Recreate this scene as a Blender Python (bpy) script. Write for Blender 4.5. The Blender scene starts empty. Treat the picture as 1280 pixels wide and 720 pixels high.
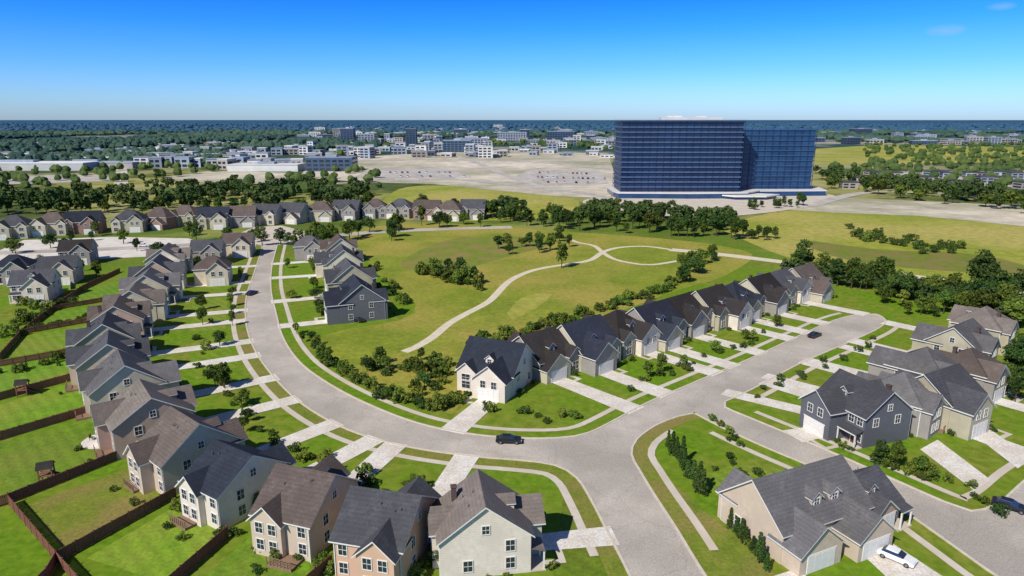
import bpy, math, random
from mathutils import Vector, noise
R=random.Random(11)
S=bpy.context.scene; C=S.collection
S.view_settings.view_transform='Standard'; S.view_settings.look='None'; S.view_settings.exposure=0
PI=math.pi; H=50.0; F=850.0; TH=math.radians(13.9); CT=math.cos(TH); ST=math.sin(TH)
def P(px,py,z=0.0):
    x=(px-640)/F; y=(360-py)/F
    t=(z-H)/(-ST+y*CT)
    return Vector((x*t,(CT+y*ST)*t,z))
# ---------------- materials
def mk(name):
    m=bpy.data.materials.new(name); m.use_nodes=True
    n=m.node_tree.nodes; l=m.node_tree.links
    return m,n,l,n['Principled BSDF']
def nmat(name,c1,c2,scale=1.0,rough=.85,c3=None,big=0.0,rand=0.0,band=0.0,bandamt=.25,bump=0.0,spec=.2,world=False,metal=0,fine=0,crack=0,stripe=0):
    m,n,l,b=mk(name)
    b.inputs['Roughness'].default_value=rough; b.inputs['Specular IOR Level'].default_value=spec; b.inputs['Metallic'].default_value=metal
    if world: co=n.new('ShaderNodeNewGeometry').outputs['Position']
    else: co=n.new('ShaderNodeTexCoord').outputs['Object']
    nz=n.new('ShaderNodeTexNoise'); nz.inputs['Scale'].default_value=scale; nz.inputs['Detail'].default_value=6; nz.inputs['Roughness'].default_value=.65
    l.new(co,nz.inputs['Vector'])
    cr=n.new('ShaderNodeValToRGB'); cr.color_ramp.elements[0].position=.3; cr.color_ramp.elements[1].position=.7
    cr.color_ramp.elements[0].color=(*c1,1); cr.color_ramp.elements[1].color=(*c2,1)
    l.new(nz.outputs['Fac'],cr.inputs['Fac']); out=cr.outputs['Color']
    def val(f,out):
        hv=n.new('ShaderNodeHueSaturation'); l.new(f,hv.inputs['Value']); l.new(out,hv.inputs['Color']); return hv.outputs['Color']
    if c3:
        n2=n.new('ShaderNodeTexNoise'); n2.inputs['Scale'].default_value=big or scale*.1; n2.inputs['Detail'].default_value=5; l.new(co,n2.inputs['Vector'])
        r2=n.new('ShaderNodeValToRGB'); r2.color_ramp.elements[0].position=.42; r2.color_ramp.elements[1].position=.62; l.new(n2.outputs['Fac'],r2.inputs['Fac'])
        mx=n.new('ShaderNodeMix'); mx.data_type='RGBA'; l.new(r2.outputs['Color'],mx.inputs['Factor']); l.new(out,mx.inputs['A']); mx.inputs['B'].default_value=(*c3,1); out=mx.outputs['Result']
    if fine:
        n4=n.new('ShaderNodeTexNoise'); n4.inputs['Scale'].default_value=fine; n4.inputs['Detail'].default_value=4; n4.inputs['Roughness'].default_value=.8; l.new(co,n4.inputs['Vector'])
        mr=n.new('ShaderNodeMapRange'); mr.inputs['From Min'].default_value=.3; mr.inputs['From Max'].default_value=.7; mr.inputs['To Min'].default_value=.66; mr.inputs['To Max'].default_value=1.25; l.new(n4.outputs['Fac'],mr.inputs['Value'])
        out=val(mr.outputs[0],out)
    if crack:
        ds=n.new('ShaderNodeVectorMath'); ds.operation='SCALE'; ds.inputs['Scale'].default_value=3.5; l.new(nz.outputs['Color'],ds.inputs[0])
        ad=n.new('ShaderNodeVectorMath'); ad.operation='ADD'; l.new(co,ad.inputs[0]); l.new(ds.outputs[0],ad.inputs[1])
        vo=n.new('ShaderNodeTexVoronoi'); vo.feature='DISTANCE_TO_EDGE'; vo.inputs['Scale'].default_value=crack; l.new(ad.outputs[0],vo.inputs['Vector'])
        mr=n.new('ShaderNodeMapRange'); mr.inputs['From Min'].default_value=.0; mr.inputs['From Max'].default_value=.012; mr.inputs['To Min'].default_value=.86; mr.inputs['To Max'].default_value=1; l.new(vo.outputs['Distance'],mr.inputs['Value'])
        out=val(mr.outputs[0],out)
    if band:
        sp=n.new('ShaderNodeSeparateXYZ'); l.new(co,sp.inputs[0])
        mu=n.new('ShaderNodeMath'); mu.operation='MULTIPLY'; mu.inputs[1].default_value=2*PI/band; l.new(sp.outputs['Z'],mu.inputs[0])
        sn=n.new('ShaderNodeMath'); sn.operation='SINE'; l.new(mu.outputs[0],sn.inputs[0])
        mr=n.new('ShaderNodeMapRange'); mr.inputs['From Min'].default_value=-1; mr.inputs['To Min'].default_value=1-bandamt; mr.inputs['To Max'].default_value=1; l.new(sn.outputs[0],mr.inputs['Value'])
        out=val(mr.outputs[0],out)
    if stripe:
        wv=n.new('ShaderNodeTexWave'); wv.inputs['Scale'].default_value=stripe; wv.inputs['Distortion'].default_value=1.5; wv.inputs['Detail'].default_value=2; wv.bands_direction='DIAGONAL'; l.new(co,wv.inputs['Vector'])
        mr=n.new('ShaderNodeMapRange'); mr.inputs['To Min'].default_value=.9; mr.inputs['To Max'].default_value=1.07; l.new(wv.outputs['Fac'],mr.inputs['Value']); out=val(mr.outputs[0],out)
    if rand:
        oi=n.new('ShaderNodeObjectInfo'); mr=n.new('ShaderNodeMapRange'); mr.inputs['To Min'].default_value=1-rand; mr.inputs['To Max'].default_value=1+rand; l.new(oi.outputs['Random'],mr.inputs['Value'])
        hv=n.new('ShaderNodeHueSaturation'); l.new(mr.outputs[0],hv.inputs['Value']); l.new(out,hv.inputs['Color'])
        m3=n.new('ShaderNodeMapRange'); m3.inputs['To Min'].default_value=.5-rand*.07; m3.inputs['To Max'].default_value=.5+rand*.05
        ml=n.new('ShaderNodeMath'); ml.operation='FRACT'; m7=n.new('ShaderNodeMath'); m7.operation='MULTIPLY'; m7.inputs[1].default_value=17.3
        l.new(oi.outputs['Random'],m7.inputs[0]); l.new(m7.outputs[0],ml.inputs[0]); l.new(ml.outputs[0],m3.inputs['Value']); l.new(m3.outputs[0],hv.inputs['Hue'])
        out=hv.outputs['Color']
    if bump:
        bp=n.new('ShaderNodeBump'); bp.inputs['Strength'].default_value=bump; bp.inputs['Distance'].default_value=.15; l.new(nz.outputs['Fac'],bp.inputs['Height']); l.new(bp.outputs[0],b.inputs['Normal'])
    l.new(out,b.inputs['Base Color'])
    return m
M={}
def roofm(k,c): M[k]=nmat('shingles_'+k,tuple(a*.74 for a in c),tuple(min(1,a*1.25) for a in c),1.3,.95,c3=tuple(a*.85 for a in c),big=.3,band=.3,bandamt=.12,rand=.18,fine=7,spec=.08)
roofm('r_brown',(.13,.105,.094)); roofm('r_taupe',(.19,.162,.145)); roofm('r_slate',(.085,.086,.098)); roofm('r_navy',(.036,.042,.06)); roofm('r_black',(.044,.039,.039)); roofm('r_grey',(.14,.135,.14))
def wallm(k,c,band=.22): M[k]=nmat('siding_'+k,tuple(a*.88 for a in c),tuple(min(1,a*1.1) for a in c),1.5,.8,c3=tuple(a*.9 for a in c),big=.25,band=band,bandamt=.12)
wallm('white',(.74,.66,.56)); wallm('tan',(.48,.38,.29)); wallm('pink',(.50,.36,.29),.15); wallm('peach',(.64,.43,.30),.15); wallm('brick',(.31,.20,.16),.15); wallm('bluegrey',(.13,.135,.155)); wallm('grey',(.33,.305,.28)); wallm('beige',(.60,.49,.38),.15)
M['trim']=nmat('white_trim',(.64,.63,.60),(.74,.73,.70),2,.5)
M['pane']=nmat('window_glass',(.015,.02,.03),(.035,.045,.06),.6,.08,spec=.8)
M['gdoor']=nmat('garage_door_paint',(.68,.66,.62),(.77,.75,.71),1.5,.5)
M['door']=nmat('door_paint',(.1,.03,.02),(.16,.05,.03),2,.4,rand=.3)
M['cbrick']=nmat('chimney_brick',(.06,.045,.04),(.13,.09,.08),5,.9)
M['wood']=nmat('fence_wood',(.16,.065,.04),(.28,.135,.09),3,.85,c3=(.18,.085,.058),big=.4,rand=.15)
M['deck']=nmat('deck_wood',(.18,.11,.07),(.28,.19,.13),3,.8)
M['bark']=nmat('bark',(.05,.035,.025),(.11,.08,.055),4,.95)
M['leafA']=nmat('leaves_mid',(.028,.058,.008),(.12,.175,.022),1.1,.8,rand=.38)
M['leafB']=nmat('leaves_dark',(.016,.040,.009),(.062,.115,.02),1.1,.8,rand=.3)
M['leafC']=nmat('leaves_light',(.07,.11,.012),(.19,.25,.04),1.1,.8,rand=.3)
M['farleaf_haze']=nmat('far_forest_hazed_leaves',(.018,.052,.05),(.05,.10,.078),.015,.95,world=True,c3=(.065,.11,.068),big=.003)  # bluish cast is distance haze mixed into the leaf colour
M['horleaf_haze']=nmat('horizon_forest_hazed_leaves',(.02,.07,.13),(.045,.11,.175),.004,.95,world=True)  # strong blue is aerial haze painted as leaf colour
M['midleaf']=nmat('wood_leaves',(.02,.048,.015),(.07,.115,.028),.1,.95,world=True,c3=(.09,.13,.035),big=.02)
M['asphalt']=nmat('asphalt',(.43,.385,.335),(.54,.49,.435),.25,.92,c3=(.37,.335,.295),big=.06,world=True,bump=.05,fine=5,crack=.09)
M['concrete']=nmat('concrete',(.50,.45,.38),(.64,.58,.50),.8,.85,c3=(.52,.45,.37),big=.2,world=True)
M['drive']=nmat('driveway_concrete',(.62,.58,.53),(.78,.75,.69),.9,.8,c3=(.62,.56,.49),big=.25,world=True,fine=3)
M['kerb']=nmat('kerb_concrete',(.50,.44,.37),(.64,.57,.48),1,.85,world=True)
M['gravel']=nmat('gravel_path',(.54,.47,.35),(.70,.62,.48),.6,.95,world=True)
M['lawn']=nmat('lawn_grass',(.095,.19,.011),(.175,.295,.018),.35,.95,c3=(.185,.24,.028),big=.07,rand=.24,world=True,bump=.3,fine=1.8,stripe=.22)
M['park']=nmat('park_grass',(.14,.195,.014),(.26,.295,.03),.08,.95,c3=(.33,.285,.055),big=.03,world=True,bump=.3,fine=.7)
M['field']=nmat('field_grass',(.20,.255,.022),(.34,.34,.045),.04,.95,c3=(.40,.35,.09),big=.015,world=True,fine=.3)
M['verge']=nmat('verge_grass',(.12,.18,.015),(.22,.26,.033),.4,.95,c3=(.25,.21,.06),big=.12,world=True,bump=.3,fine=2,rand=.1)
M['tan']=nmat('bare_ground',(.46,.40,.31),(.74,.66,.54),.012,.95,c3=(.34,.33,.22),big=.007,world=True,fine=.06)
M['lot']=nmat('parking_asphalt',(.38,.35,.32),(.54,.50,.45),.03,.9,world=True,fine=.1)
M['metal']=nmat('grey_metal',(.2,.2,.21),(.3,.3,.31),3,.4,metal=.6)
M['rubber']=nmat('tyre_rubber',(.015,.015,.015),(.03,.03,.03),5,.8)
M['glassT']=nmat('tower_glass',(.004,.014,.055),(.015,.042,.12),.08,.2,spec=.45,c3=(.008,.022,.075),big=.03)
M['glassL']=nmat('tower_glass_light',(.008,.035,.11),(.025,.08,.19),.08,.2,spec=.45)
M['slabT']=nmat('tower_spandrel',(.055,.092,.18),(.085,.13,.23),.3,.4)
M['slabR']=nmat('tower_spandrel_light',(.03,.075,.17),(.045,.10,.21),.3,.4)
M['glassK']=nmat('tower_link_glass',(.16,.26,.40),(.24,.35,.48),.1,.2,spec=.5)
M['mull']=nmat('tower_mullion',(.015,.03,.08),(.025,.045,.11),.3,.5)
M['bldw']=nmat('pale_render',(.52,.52,.51),(.66,.66,.64),.1,.8,rand=.2)
M['bldg']=nmat('grey_cladding',(.23,.27,.34),(.33,.37,.44),.1,.8,rand=.25)
M['bldn']=nmat('dark_cladding',(.04,.07,.13),(.06,.10,.18),.1,.6,rand=.2)
M['bldb']=nmat('brown_cladding',(.32,.29,.27),(.44,.40,.37),.1,.8,rand=.2)
M['tailr']=nmat('tail_light_red',(.3,.01,.01),(.4,.02,.02),5,.3)
def paint(k,c): M[k]=nmat('car_paint_'+k,c,tuple(min(1,a*1.15+.004) for a in c),2,.25,spec=.6)
paint('c_black',(.012,.013,.016)); paint('c_white',(.7,.7,.7)); paint('c_silver',(.35,.36,.38)); paint('c_red',(.3,.02,.02))
# ---------------- mesh builder
class MB:
    def __init__(s): s.v=[];s.f=[];s.m=[]
    def add(s,vs,fs,m=0):
        o=len(s.v); s.v+=[tuple(v) for v in vs]
        for f in fs: s.f.append([i+o for i in f]); s.m.append(m)
    def box(s,x0,x1,y0,y1,z0,z1,m=0):
        s.add([(x0,y0,z0),(x1,y0,z0),(x1,y1,z0),(x0,y1,z0),(x0,y0,z1),(x1,y0,z1),(x1,y1,z1),(x0,y1,z1)],[(3,2,1,0),(4,5,6,7),(0,1,5,4),(1,2,6,5),(2,3,7,6),(3,0,4,7)],m)
    def prism(s,pts,z0,z1,m=0,mt=None):
        n=len(pts); s.add([(p[0],p[1],z0) for p in pts]+[(p[0],p[1],z1) for p in pts],[(i,(i+1)%n,n+(i+1)%n,n+i) for i in range(n)],m)
        s.add([(p[0],p[1],z1) for p in pts],[tuple(range(n))],m if mt is None else mt)
    def gable(s,x0,x1,y0,y1,z,rise,ax,ov=.4,t=.18,both=True):
        if ax=='x': c=(y0+y1)/2; hw=(y1-y0)/2; l0,l1=x0-ov,x1+ov; g=lambda l,u,zz:(l,c+u,zz)
        else: c=(x0+x1)/2; hw=(x1-x0)/2; l0,l1=y0-ov,y1+(ov if both else 0); g=lambda l,u,zz:(c+u,l,zz)
        a=hw+ov; ze=z-ov*rise/hw; zr=z+rise
        pr=[(-a,ze),(0,zr),(a,ze),(a,ze+t),(0,zr+t),(-a,ze+t)]
        s.add([g(l0,*p) for p in pr]+[g(l1,*p) for p in pr],[(4,3,9,10),(5,4,10,11)],0)
        s.add([g(l0,*p) for p in pr]+[g(l1,*p) for p in pr],[(0,1,7,6),(1,2,8,7),(2,3,9,8),(0,5,11,6),(0,1,4,5),(1,2,3,4),(6,7,10,11),(7,8,9,10)],1)
    def gwall(s,x0,x1,y0,y1,z,rise,ax,z0=0,m=0):
        if ax=='x': g=lambda l,u,zz:(l,u,zz); l0,l1,a,b=x0,x1,y0,y1
        else: g=lambda l,u,zz:(u,l,zz); l0,l1,a,b=y0,y1,x0,x1
        c=(a+b)/2
        pr=[(a,z0),(b,z0),(b,z-.03),(c,z+rise-.03),(a,z-.03)]
        s.add([g(l0,*p) for p in pr]+[g(l1,*p) for p in pr],[(0,1,2,3,4),(9,8,7,6,5),(1,2,7,6),(4,0,5,9),(2,3,8,7),(3,4,9,8)],m)
    def hip(s,x0,x1,y0,y1,z,rise,ov=.4,t=.2):
        x0-=ov;x1+=ov;y0-=ov;y1+=ov; w=x1-x0; d=y1-y0; i=min(w,d)/2*.95
        if w>=d: r=[(x0+i,(y0+y1)/2,z+rise),(x1-i,(y0+y1)/2,z+rise)]; f=[(0,1,5,4),(1,2,5),(2,3,4,5),(3,0,4)]
        else: r=[((x0+x1)/2,y0+i,z+rise),((x0+x1)/2,y1-i,z+rise)]; f=[(0,1,4),(1,2,5,4),(2,3,5),(3,0,4,5)]
        s.add([(x0,y0,z),(x1,y0,z),(x1,y1,z),(x0,y1,z)]+r,f,0)
        s.add([(x0,y0,z-t),(x1,y0,z-t),(x1,y1,z-t),(x0,y1,z-t),(x0,y0,z),(x1,y0,z),(x1,y1,z),(x0,y1,z)],[(3,2,1,0),(0,1,5,4),(1,2,6,5),(2,3,7,6),(3,0,4,7)],1)
    def tube(s,a,b,r0,r1,n=6,m=0):
        a=Vector(a);b=Vector(b);d=(b-a).normalized(); u=d.orthogonal().normalized(); w=d.cross(u)
        vs=[a+(u*math.cos(2*PI*i/n)+w*math.sin(2*PI*i/n))*r0 for i in range(n)]+[b+(u*math.cos(2*PI*i/n)+w*math.sin(2*PI*i/n))*r1 for i in range(n)]
        s.add(vs,[(i,(i+1)%n,n+(i+1)%n,n+i) for i in range(n)]+[tuple(range(n))[::-1],tuple(range(n,2*n))],m)
    def mesh(s,name,mats):
        me=bpy.data.meshes.new(name); me.from_pydata(s.v,[],s.f)
        for k in mats: me.materials.append(M[k])
        me.polygons.foreach_set('material_index',s.m); me.update(); return me
    def build(s,name,mats,parent=None,loc=None,rz=0):
        return ob(name,s.mesh(name,mats),parent,loc,rz)
def ob(name,me,parent=None,loc=None,rz=0):
    o=bpy.data.objects.new(name,me); C.objects.link(o); o.parent=parent
    if loc is not None: o.location=loc
    if rz: o.rotation_euler.z=rz
    return o
def tag(o,label,cat,group=None,kind=None):
    o['label']=label
    if cat: o['category']=cat
    if group: o['group']=group
    if kind: o['kind']=kind
    return o
def thing(name,label,cat,loc=(0,0,0),rz=0,group=None): return tag(ob(name,None,None,loc,rz),label,cat,group)
def struct(o,label=None):
    o['kind']='structure'
    if label: o['label']=label; o['category']=o.name.split('.')[0].replace('_',' ')
    return o
def cr(pts,step=2.0,closed=False):
    pts=[Vector(p) for p in pts]; n=len(pts); out=[]
    rng=range(n) if closed else range(n-1)
    for i in rng:
        g=(lambda k:pts[k%n]) if closed else (lambda k:pts[max(0,min(n-1,k))])
        p0,p1,p2,p3=g(i-1),g(i),g(i+1),g(i+2); k=max(1,int((p2-p1).length/step))
        for j in range(k):
            t=j/k; out.append(.5*((2*p1)+(p2-p0)*t+(2*p0-5*p1+4*p2-p3)*t*t+(3*p1-p0-3*p2+p3)*t**3))
    if not closed: out.append(pts[-1])
    return out
def poly(name,px,z,mat,label,smooth=0):
    pts=[P(*p) for p in px]
    if smooth: pts=cr(pts,smooth,True)
    mb=MB(); mb.add([(p.x,p.y,z) for p in pts],[tuple(range(len(pts)))]); o=mb.build(name,[mat]); struct(o,label); return o
def offs(pts,d):
    out=[]
    for i,p in enumerate(pts):
        a=pts[max(0,i-1)]; b=pts[min(len(pts)-1,i+1)]; t=(b-a); t.z=0; t.normalize(); out.append(p+Vector((-t.y,t.x,0))*d)
    return out
def strip(name,pts,d0,d1,z,mat,label,thick=0):
    a=offs(pts,d0); b=offs(pts,d1); n=len(pts); mb=MB()
    mb.add([(p.x,p.y,z) for p in a]+[(p.x,p.y,z) for p in b],[(i,i+1,n+i+1,n+i) for i in range(n-1)])
    if thick:
        for e in (a,b): mb.add([(p.x,p.y,z) for p in e]+[(p.x,p.y,z-thick) for p in e],[(i,i+1,n+i+1,n+i) for i in range(n-1)])
    o=mb.build(name,[mat]); struct(o,label); return o
# ---------------- ground
g=MB(); g.add([(-70000,-400,0),(70000,-400,0),(70000,110000,0),(-70000,110000,0)],[(0,1,2,3)])
def groundmat():
    m,n,l,b=mk('ground_cover_hazed'); b.inputs['Roughness'].default_value=1; b.inputs['Specular IOR Level'].default_value=.05
    pos=n.new('ShaderNodeNewGeometry').outputs['Position']
    def nz(s,a,bb,p0=.4,p1=.6):
        t=n.new('ShaderNodeTexNoise'); t.inputs['Scale'].default_value=s; t.inputs['Detail'].default_value=7; t.inputs['Roughness'].default_value=.62; l.new(pos,t.inputs['Vector'])
        r=n.new('ShaderNodeValToRGB'); r.color_ramp.elements[0].position=p0; r.color_ramp.elements[1].position=p1
        r.color_ramp.elements[0].color=(*a,1); r.color_ramp.elements[1].color=(*bb,1); l.new(t.outputs['Fac'],r.inputs['Fac']); return r.outputs['Color']
    def mix(f,a,bb):
        x=n.new('ShaderNodeMix'); x.data_type='RGBA'; l.new(f,x.inputs['Factor']); l.new(a,x.inputs['A']); l.new(bb,x.inputs['B']); return x.outputs['Result']
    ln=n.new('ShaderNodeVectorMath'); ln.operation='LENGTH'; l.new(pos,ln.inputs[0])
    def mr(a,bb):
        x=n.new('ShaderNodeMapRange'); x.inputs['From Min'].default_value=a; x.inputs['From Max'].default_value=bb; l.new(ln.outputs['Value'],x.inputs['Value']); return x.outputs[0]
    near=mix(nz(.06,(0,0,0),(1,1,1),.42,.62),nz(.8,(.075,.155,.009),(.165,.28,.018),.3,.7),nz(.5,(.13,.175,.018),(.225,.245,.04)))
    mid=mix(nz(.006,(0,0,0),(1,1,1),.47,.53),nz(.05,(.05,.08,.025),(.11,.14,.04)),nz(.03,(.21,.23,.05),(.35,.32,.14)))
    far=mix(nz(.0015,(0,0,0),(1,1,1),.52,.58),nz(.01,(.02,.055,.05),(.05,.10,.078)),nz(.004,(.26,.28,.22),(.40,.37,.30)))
    haze_vf=nz(.0004,(.02,.07,.13),(.045,.115,.18),.4,.6)  # far ground painted blue for haze, blended in by distance
    o=mix(mr(230,420),near,mid); o=mix(mr(700,1100),o,far); o=mix(mr(1900,4500),o,haze_vf); l.new(o,b.inputs['Base Color']); return m
M['ground']=groundmat(); struct(g.build('ground',['ground']),'flat green land running from the suburb out to a horizon tinted blue for haze')
LE=[(325,285),(329,300),(325,320),(317,345),(309,370),(308,400),(316,430),(335,461),(369,497),(413,526),(461,546),(520,560),(590,570),(650,575),(694,581),(722,597),(742,628),(761,665),(782,705),(799,740)]
BR=[(896,745),(870,705),(843,660),(814,615),(798,588),(788,568),(795,549),(820,531),(848,520),(868,516)]
SL=[(868,516),(905,535),(960,560),(1020,585),(1080,612),(1110,628),(1140,645),(1190,680),(1250,722),(1330,770)]
SU=[(1400,520),(1330,570),(1285,600),(1250,630),(1215,640),(1180,628),(1130,606),(1060,575),(990,545),(930,520),(905,509),(905,502)]
ML=[(905,502),(940,486),(1000,454),(1060,428),(1098,410),(1106,400),(1096,393)]
MU=[(1096,393),(1070,394),(1040,402),(1000,420),(940,448),(870,478),(810,504),(765,528),(735,542),(700,548),(640,548),(580,542),(520,529),(460,506),(410,480),(374,453),(353,422),(344,390),(338,360),(340,330),(348,300),(350,285)]
E={k:cr([P(*p) for p in v],2) for k,v in dict(LE=LE,BR=BR,SL=SL,SU=SU,ML=ML,MU=MU).items()}
extra=[P(1500,800),P(1500,470)]
road=E['LE']+E['BR']+E['SL'][1:]+extra+E['SU'][1:]+E['ML'][1:]+E['MU'][1:]
mb=MB(); mb.add([(p.x,p.y,.035) for p in road],[tuple(range(len(road)))]); struct(mb.build('road',['asphalt']),'pale grey worn streets of the suburb, curving and meeting at the junction')
ROADP=[(p.x,p.y) for p in road]
def inroad(x,y):
    c=False; n=len(ROADP); j=n-1
    for i in range(n):
        xi,yi=ROADP[i]; xj,yj=ROADP[j]
        if (yi>y)!=(yj>y) and x<(xj-xi)*(y-yi)/(yj-yi)+xi: c=not c
        j=i
    return c
nm={'LE':'outer edge of the curved street','BR':'right edge of the street running to the bottom','SL':'lower edge of the side street at right','SU':'upper edge of the side street at right','ML':'lower edge of the straight street','MU':'inner edge of the curved and straight street'}
for k,e in E.items():
    i=len(e)//2; t=(e[i+1]-e[i-1]).normalized(); q=e[i]+Vector((-t.y,t.x,0))*1.5
    sg=-1 if inroad(q.x,q.y) else 1
    strip('kerb',e,0,.34*sg,.12,'kerb','pale concrete kerb along the '+nm[k],.12)
    if k in('LE','BR'): strip('verge',e,.34*sg,2.6*sg,.022,'verge','grass verge along the '+nm[k])
    strip('sidewalk',e[3:-3],2.6*sg,3.7*sg,.05,'concrete','narrow concrete sidewalk along the '+nm[k])
def path(name,px,w,mat,z,label):
    p=cr([P(*q) for q in px],3); strip(name,p,-w/2,w/2,z,mat,label)
path('road',[(-60,318),(60,314),(160,310),(250,305),(325,298),(400,296),(470,290),(560,286),(640,284)],8,'asphalt',.03,'far street in front of the long row of houses, seen at upper left')
poly('parking_apron',[(-40,330),(30,300),(140,296),(235,298),(262,306),(235,318),(120,324)],.02,'drive','pale concrete paving beside the far street at left')
poly('parking_apron',[(288,296),(318,284),(352,282),(392,292),(374,304),(330,308)],.045,'concrete','pale concrete turning head at the top of the curved street')
poly('park',[(440,288),(520,280),(600,281),(700,289),(800,296),(880,304),(940,318),(905,345),(850,362),(800,380),(745,400),(680,418),(610,436),(588,445),(580,500),(565,518),(520,505),(470,480),(420,450),(400,420),(430,412),(500,400),(520,380),(480,350),(455,320)],.012,'park','yellow green park meadow crossed by a pale path',6)
path('path',[(505,440),(520,434),(540,422),(562,404),(585,391),(612,376),(636,352),(660,340),(685,334),(712,330),(738,325),(756,314),(778,309),(808,308),(838,312)],2.3,'gravel',.03,'pale gravel path winding across the park')
path('path',[(706,296),(722,303),(742,307),(754,316),(768,324),(790,329),(815,331),(848,326)],2.0,'gravel',.034,'pale gravel path branch crossing the upper park')
path('path',[(838,312),(900,318),(1000,330),(1100,341),(1190,352),(1300,372),(1400,392)],6,'gravel',.03,'long pale road running to the right below the open field')
poly('bare_patch',[(652,372),(676,366),(690,368),(672,384),(640,400),(634,392)],.016,'field','worn yellow grass patch beside the park path',5)
poly('meadow_patch',[(560,300),(640,296),(690,304),(620,325),(560,340),(500,330)],.015,'verge','darker green patch in the upper left of the park meadow',5)
poly('field',[(930,300),(905,285),(945,270),(1010,262),(1150,268),(1330,285),(1450,320),(1450,372),(1300,362),(1190,350),(1100,338),(1000,326)],.014,'field','open yellow green field right of the office tower',8)
poly('meadow_patch',[(1000,300),(1100,312),(1220,318),(1300,340),(1200,340),(1060,325)],.017,'verge','greener patch in the lower part of the open field',8)
poly('field',[(470,268),(500,236),(560,232),(650,240),(720,250),(700,270),(600,276),(520,275)],.014,'field','green strip of open grass behind the far row of houses',8)
poly('bare_ground',[(375,222),(385,205),(440,197),(520,192),(620,188),(760,192),(776,240),(755,248),(690,245),(620,238),(540,230),(460,228)],.1,'tan','pale bare building ground between the town and the tower')
poly('bare_ground',[(200,222),(260,214),(370,216),(380,226),(330,230),(240,228)],.12,'tan','pale open ground in front of the apartment rows')
poly('bare_ground',[(-60,222),(60,219),(150,218),(148,226),(60,229),(-60,232)],.1,'lot','pale yards in front of the warehouses at the left edge')
poly('bare_ground',[(980,262),(1010,246),(1120,250),(1290,258),(1400,275),(1290,284),(1150,270),(1040,266)],.1,'tan','pale dusty ground right of the tower')
poly('field',[(1015,206),(1020,186),(1100,181),(1300,184),(1500,190),(1500,204),(1300,202),(1100,206)],.12,'field','distant yellow field right of the tower, on the horizon side')
poly('parking_lot',[(1060,222),(1120,214),(1300,214),(1450,222),(1450,238),(1280,234),(1120,232)],.1,'lot','grey parking lots in the distance at right')
poly('parking_lot',[(640,222),(665,212),(750,214),(762,230),(700,232)],.14,'lot','grey parking lot on the bare ground left of the tower')
poly('parking_lot',[(440,222),(470,210),(560,211),(590,222),(520,226)],.14,'lot','grey parking lot on the bare ground near the town')
for i,(pts,w) in enumerate([([(380,232),(450,228),(560,224),(700,238),(780,250)],9),([(560,192),(600,205),(640,222),(700,240)],9),([(150,196),(152,215),(150,240)],10),([(1010,258),(1100,240),(1300,250),(1450,262)],9),([(385,205),(500,200),(640,201),(765,212)],9)]):
    path('road',pts,w,'lot' if i!=2 else 'concrete',.18+.01*i,['pale road between the bare ground and the near meadow','road crossing the bare ground diagonally','distant straight road through the trees at upper left','distant road right of the tower','distant road along the edge of town'][i])
for i,q in enumerate([[(-20,560),(135,515),(178,556),(12,618)],[(22,636),(192,574),(220,610),(88,692)],[(108,698),(228,628),(292,668),(205,728)],[(236,738),(312,672),(386,702),(396,740)],[(-20,512),(104,474),(128,500),(-20,545)],[(-20,462),(104,440),(112,462),(-20,498)],[(5,448),(30,420),(118,405),(112,430)],[(50,410),(70,390),(134,378),(132,398)],[(88,380),(108,362),(148,352),(146,370)],[(705,610),(690,740),(775,740),(742,650)],[(240,395),(240,375),(285,372),(282,412),(236,415)],[(232,430),(280,424),(300,458),(245,475)],[(918,580),(1010,590),(980,620),(935,650),(870,600)]]):
    poly('verge' if i==1 else 'lawn',q,.016+.001*(i%3),'verge' if i==1 else 'lawn',('mown lawn ' if i!=1 else 'dry lawn ')+['of the garden with the round patio','with olive tint between two brown fences','left of the white walled house, bottom left','at the bottom edge left of the dark roofed house','behind the fence above the round patio garden','second strip up from the round patio garden','fourth garden strip at left edge','narrow strip left of the tan houses','farthest back garden strip at left','right of the nearest house by the street','in front of the far houses of the left row','in front of the middle houses of the left row','behind the big beige house'][i])
poly('verge',[(798,590),(812,580),(960,705),(985,745),(900,745),(870,705),(846,660),(816,615)],.019,'verge','rough grass strip right of the street running to the bottom')
# ---------------- windows
WC={}
def winmesh(w,h):
    k=(round(w,1),round(h,1))
    if k not in WC:
        a=MB(); t=.09; x=w/2
        a.box(-x-t,x+t,-.09,0,0-t,0); a.box(-x-t,x+t,-.09,0,h,h+t); a.box(-x-t,-x,-.09,0,0,h); a.box(x,x+t,-.09,0,0,h); a.box(-.02,.02,-.07,0,0,h); a.box(-x,-.02,-.065,0,h*.5-.02,h*.5+.02); a.box(.02,x,-.065,0,h*.5-.02,h*.5+.02)
        b=MB(); b.box(-x,x,-.03,.02,0,h)
        WC[k]=(a.mesh('window',['trim']),b.mesh('pane',['pane']))
    return WC[k]
def win(par,x,y,z,rot,w=1.0,h=1.35):
    a,b=winmesh(w,h); o=ob('window',a,par,(x,y,z),rot); ob('pane',b,o)
GD={}
def gdoor(par,x,y,w=4.4):
    if w not in GD:
        a=MB()
        for r in range(4):
            for c in range(4):
                s=w/4; a.box(-w/2+c*s+.03,-w/2+(c+1)*s-.03,-.07,0,.03+r*.56,.56+r*.56)
        a.box(-w/2-.15,w/2+.15,-.05,.02,2.28,2.42); a.box(-w/2,w/2,-.03,.02,0,2.28)
        GD[w]=a.mesh('garage_door',['gdoor'])
    ob('garage_door',GD[w],par,(x,y,0))
ALLE=[p for e in E.values() for p in e]
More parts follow.
